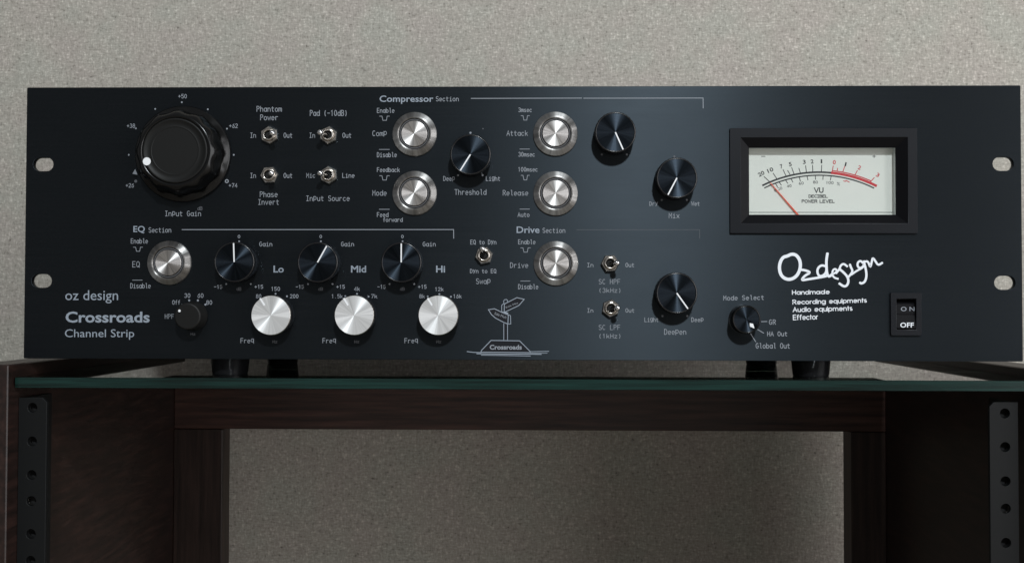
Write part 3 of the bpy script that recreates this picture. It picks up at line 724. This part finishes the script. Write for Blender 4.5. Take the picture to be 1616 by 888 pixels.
T("Enable", 594.9, 622.5, 170.7, 178.4); sym(599, 614.8, 183.6, 190.2); T("Comp", 587.6, 610.3, 206.2, 215); dash(598.5, 614.6, 236); T("Disable", 594.9, 626.2, 240.4, 248.3)
T("Feedback", 594.9, 630.9, 264.3, 271.7); sym(599, 614.6, 277.4, 284.2); T("Mode", 587.6, 610.2, 300, 308.9); dash(598.5, 614.6, 330.3); T("Feed", 594.9, 613, 335, 342.6); T("forward", 604.5, 635.5, 343.2, 350.2)
px_dot(742.5, 209.8, panel, 0.5); px_dot(762.2, 203.3, panel, 0.3, 'ink_dim'); px_dot(722.8, 276.6, panel, 0.5); px_dot(761.7, 276.4, panel, 0.5)
T("Deep", 699.5, 717.9, 278, 285.6); T("Light", 766.9, 789.2, 278, 285.6); T("Threshold", 717.2, 767.6, 298.7, 307.6)
T("3msec", 818, 839, 170, 177.2); sym(822.2, 835.6, 182.8, 189.8); T("Attack", 799.4, 833, 206, 214.6); dash(820.4, 835.7, 235.4); T("30msec", 818, 843.7, 240, 247.4)
T("100msec", 818, 848.2, 263.8, 271); sym(822.2, 835.6, 276.8, 284); T("Release", 793.5, 833.6, 300, 308.7); dash(820.4, 835.7, 330); T("Auto", 816.8, 835.6, 335, 342.4)
for x, y in ((949.7, 244), (989.3, 244), (1064.2, 247), (1044.2, 315.5), (1083.9, 315.5), (1045.4, 498.5), (1084.6, 498.5)): px_dot(x, y, panel, 0.5, 'ink_dim')
T("Dry", 1024.8, 1038, 318, 324.8, material='ink'); T("Wet", 1090.9, 1104, 318, 324.8, material='ink'); T("Mix", 1055.4, 1072.2, 336, 344.4)
B_("EQ", 210.5, 228.6, 356.6, 366.2, bold=0.012); T("Section", 234.6, 270.2, 358.7, 367)
px_line([(287.3, 362.3), (715.8, 362.2), (716, 376)], panel, 0.34)
T("Enable", 206.5, 233.4, 376.2, 384.2); sym(210.5, 225.2, 390, 396.4); T("EQ", 208.9, 220.7, 412.2, 421.6); dash(209.2, 224.6, 441.9); T("Disable", 205.7, 237.8, 446.6, 454.8)
B_("oz design", 103, 186.4, 457.8, 473.2); B_("Crossroads", 103.5, 236.2, 491.6, 508.6, bold=0.022); B_("Channel Strip", 102.4, 211.8, 519.4, 531.6)
T("HPF", 260.1, 274.5, 495.2, 502.8); T("Off.", 271.8, 287.5, 473.3, 480.4); T("30", 291, 300.3, 462.7, 469.7); T("60", 311.8, 321.1, 462.7, 469.7); T("80", 325.5, 334.8, 473.6, 480.6)
for x, y in ((298.6, 473.8), (312.3, 473.8), (324.2, 480.4)): px_dot(x, y, panel, 0.5)
T("Hz", 300.7, 308.3, 524.5, 529, material='ink_dim')
def band(cx, name, nx0, nx1, vals, hz, freq):
    T("0", cx - 1.9, cx + 1.9, 370.6, 375.8); px_dot(cx + 0.2, 380.7, panel, 0.42)
    T("Gain", cx + 32, cx + 52.4, 381.4, 388.8)
    B_(name, nx0, nx1, 419, 429.8, bold=0.02, material='ink_bold')
    T("-15", cx - 39.5, cx - 26.5, 449.2, 455.5); T("+15", cx + 24.5, cx + 38, 449.2, 455.5); px_dot(cx - 20.2, 448, panel, 0.45); px_dot(cx + 18.6, 448, panel, 0.45)
    T("dB", cx - 4, cx + 3.6, 453.2, 458.4, material='ink_dim')
    for t, x0, x1, y0, y1 in vals: T(t, x0, x1, y0, y1)
    T("Freq", freq, freq + 21, 533.2, 541.2); T("Hz", hz, hz + 7.6, 536.4, 541.2, material='ink_dim')
band(377.2, "Lo", 431.6, 447.8, (("150", 428.3, 441.9, 452.4, 458.9), ("80", 404, 412.4, 464, 470.6), ("200", 457.6, 471, 464, 470.4)), 430, 379.6)
band(506.2, "Mid", 553.9, 577.8, (("4k", 558.8, 567.9, 452.4, 458.9), ("1.5k", 523.6, 540.7, 464, 470.5), ("7k", 585.6, 595.4, 464, 470.5)), 559.2, 509)
band(635.1, "Hi", 688.2, 702.4, (("12k", 686.8, 699.9, 453, 459.3), ("8k", 661.7, 670.4, 464, 470.5), ("16k", 715.7, 728.4, 464, 470.5)), 688.7, 638.4)
for x, y in ((434.9, 463.3), (452.9, 467.3), (563.4, 463.5), (581.6, 467.8), (545, 467), (693.4, 464), (711.6, 468), (675, 467.5)): px_dot(x, y, panel, 0.45)
T("EQ to Dyn", 742.3, 783.3, 378.3, 385.7); T("Dyn to EQ", 741.8, 783.3, 424.2, 431); T("Swap", 751.3, 774, 439.2, 448)
B_("Drive", 815.3, 851.4, 357.4, 367.6, bold=0.012); T("Section", 856.3, 892, 359.5, 367.5)
px_line([(910, 362.6), (1104, 362.4), (1104.2, 376)], panel, 0.18, 'ink_faint' if 'ink_faint' in M else 'ink_dim')  # thin dim ink: washing-out by the panel's glare is put into the colour
T("Enable", 817.7, 845.1, 377.8, 385.4); sym(821.6, 837.1, 391, 397.8); T("Drive", 805, 833.6, 414, 422.6); dash(821.6, 836.6, 443.3); T("Disable", 817.7, 849.5, 448.2, 456.2)
T("In", 926.7, 936.4, 414.6, 421.5); T("Out", 987, 1000.7, 414.6, 421.5); T("SC HPF", 944.9, 978.9, 440.2, 448.4, w=0.22); T("(3kHz)", 946.1, 978.9, 454.4, 461.6, w=0.24)
T("In", 926.9, 936.2, 486.2, 493); T("Out", 987, 1000.9, 486.2, 493); T("SC LPF", 944.9, 978.9, 512.2, 520.4, w=0.22); T("(1kHz)", 946.1, 978.9, 526.4, 533.6, w=0.24)
T("Light", 1017, 1039, 500.6, 507.8); T("Deep", 1091, 1110.2, 500.6, 507.8); T("Deepen", 1048.2, 1082.8, 518.8, 527.8)
T("Mode Select", 1141.4, 1205.4, 465.7, 473.9, y_right=472.9, w=0.3)
T("GR", 1213.6, 1224.4, 504, 512, w=0.3); T("HA Out", 1210.8, 1242.3, 522.7, 530.2, w=0.3); T("Global Out", 1192.6, 1246.4, 541, 549.6, w=0.3)
def C8(x, y): return (1130 + x / 8.07, 450 + y / 8.07)
px_line([C8(578, 462), C8(648, 460)], panel, 0.36, name="printed_symbol"); px_line([C8(532, 563), C8(607, 608)], panel, 0.34, name="printed_symbol"); px_line([C8(440, 615), C8(505, 718)], panel, 0.34, name="printed_symbol")
W = dict(material='ink_white', prop=True, w=0.38)
T("Handmade", 1250.1, 1309.2, 457.2, 464.8, y_right=463.6, **W)
T("Recording equipments", 1250.8, 1367.8, 471.4, 480.2, y_right=477.0, **W)
T("Audio equipments", 1251.2, 1345.2, 483.4, 492.2, y_right=489.8, **W)
T("Effector", 1251.6, 1290.8, 496.0, 504.8, y_right=503.6, **W)

# ---- script wordmark, printed in thick white strokes
def C7(x, y): return (1210 + x / 7.4, 390 + y / 7.4)
logo = G(); lc = at(1308, 425)
def logo_stroke(pts, w, k, closed=False):
    P = [Vector(at(*C7(x, y))) - Vector(lc) for x, y in pts]
    for _ in range(2):
        Q = [] if closed else [P[0]]
        prs = list(zip(P, P[1:] + [P[0]])) if closed else list(zip(P, P[1:]))
        for a, b_ in prs: Q += [a * 0.75 + b_ * 0.25, a * 0.25 + b_ * 0.75]
        if not closed: Q.append(P[-1])
        P = Q
    w = w / 7.4 / 3.27
    logo.ribbon([(p.x, p.y) for p in P], w, 0.05 + k * 0.004, closed)
    if not closed:
        for p_, q_ in ((P[0], 1), (P[-1], 2)): logo.disc(p_.x, p_.y, w / 2, 0.05 + k * 0.004 + q_ * 0.0012, 12)
logo_stroke([(290, 78), (345, 90), (385, 145), (396, 215), (378, 290), (338, 348), (275, 378), (212, 368), (165, 325), (145, 250), (155, 175), (190, 115), (240, 104)], 37, 0, True)
logo_stroke([(392, 262), (450, 268), (515, 294), (445, 330), (400, 388), (480, 374), (620, 352), (690, 338)], 27, 1)
logo_stroke([(688, 222), (640, 208), (598, 240), (588, 290), (610, 338), (652, 335), (692, 300), (700, 240)], 26, 2)
logo_stroke([(708, 76), (696, 150), (696, 230), (703, 310), (725, 348), (768, 312)], 30, 3)
logo_stroke([(768, 312), (805, 298), (822, 268), (795, 250), (768, 272), (764, 325), (792, 358), (830, 368)], 22, 4)
logo_stroke([(812, 300), (850, 255), (862, 212), (898, 190), (938, 222)], 24, 5)
logo_stroke([(850, 255), (905, 300), (948, 352), (955, 410), (932, 452), (898, 458), (850, 425)], 27, 6)
logo_stroke([(972, 205), (985, 240), (1003, 275), (985, 312), (948, 352)], 25, 7)
logo_stroke([(990, 318), (1050, 275), (1110, 245), (1140, 215)], 22, 8)
logo_stroke([(1138, 205), (1100, 155), (1062, 175), (1058, 222), (1090, 248), (1130, 222), (1138, 165)], 24, 9)
logo_stroke([(1136, 180), (1158, 260), (1166, 340), (1146, 405), (1105, 425), (1090, 415)], 26, 10)
logo_stroke([(1134, 172), (1182, 160), (1208, 240), (1224, 180), (1236, 118), (1270, 165), (1300, 212), (1346, 184)], 24, 11)
flat("printed_wordmark", logo, M['ink_white'], panel, (lc[0], 0, lc[1]))

# ---- signpost drawing above the lower edge
def C4(x, y): return (730 + x / 8.457, 460 + y / 8.457)
sg = at(798, 520)
def fill(pts, hgt=0.03):
    P = [at(*C4(*q)) for q in pts]
    return G().add([(x - sg[0], -hgt, z - sg[1]) for x, z in P], [list(range(len(P)))])
base_pts = [(380, 650), (760, 655), (905, 800), (898, 812), (246, 806), (250, 785)]
larm = [(345, 240), (425, 228), (530, 278), (610, 310), (605, 430), (550, 410), (440, 352), (385, 305)]
rarm = [(558, 165), (725, 80), (822, 102), (755, 180), (735, 192), (570, 270), (556, 272)]
g = G()
for k, q in enumerate((base_pts, larm, rarm, [(550, 425), (600, 435), (600, 648), (550, 648)])):
    g.add(fill(q, 0.028 + k * 0.004).v, [list(range(len(q)))])
flat("printed_emblem_ground", g, M['ink_black'], panel, (sg[0], 0, sg[1]))
g = G(); kk = 0
def sl(pts, w=0.3, closed=False):
    global kk
    P = [at(*C4(*q)) for q in pts]
    g.ribbon([(x - sg[0], z - sg[1]) for x, z in P], w, 0.05 + kk * 0.004, closed); kk += 1
sl(base_pts, 0.36, True); sl(larm, 0.36, True); sl(rarm, 0.36, True)
sl([(550, 425), (550, 648)]); sl([(600, 435), (600, 648)])
sl([(552, 160), (548, 125), (562, 107), (585, 104), (600, 116), (602, 140)])
sl([(556, 272), (522, 270), (522, 182), (545, 160), (560, 162)]); sl([(610, 306), (640, 320), (643, 430), (605, 432)]); sl([(560, 275), (600, 290)], 0.8)
sl([(60, 798), (140, 808), (246, 812)], 0.36); sl([(190, 826), (560, 832), (900, 832), (1050, 835)], 0.42); sl([(908, 800), (1150, 795)], 0.3); sl([(250, 846), (560, 850), (905, 857)], 0.32); sl([(905, 818), (1130, 820)], 0.24)
flat("printed_emblem", g, M['ink_bold'], panel, (sg[0], 0, sg[1]))
font_text("Crossroads", 772.8, 823.4, 543.8, 551.2, panel, 'ink', 0.03, lift=0.06)
font_text("Edit Mix", *[C4(582, 0)[0], C4(745, 0)[0]], C4(0, 168)[1], C4(0, 222)[1], panel, 'ink', 0.0, y_right=C4(0, 158)[1], lift=0.06)
font_text("Edit Mult", *[C4(425, 0)[0], C4(582, 0)[0]], C4(0, 300)[1], C4(0, 304)[1], panel, 'ink', 0.0, y_right=C4(0, 362)[1], lift=0.06)
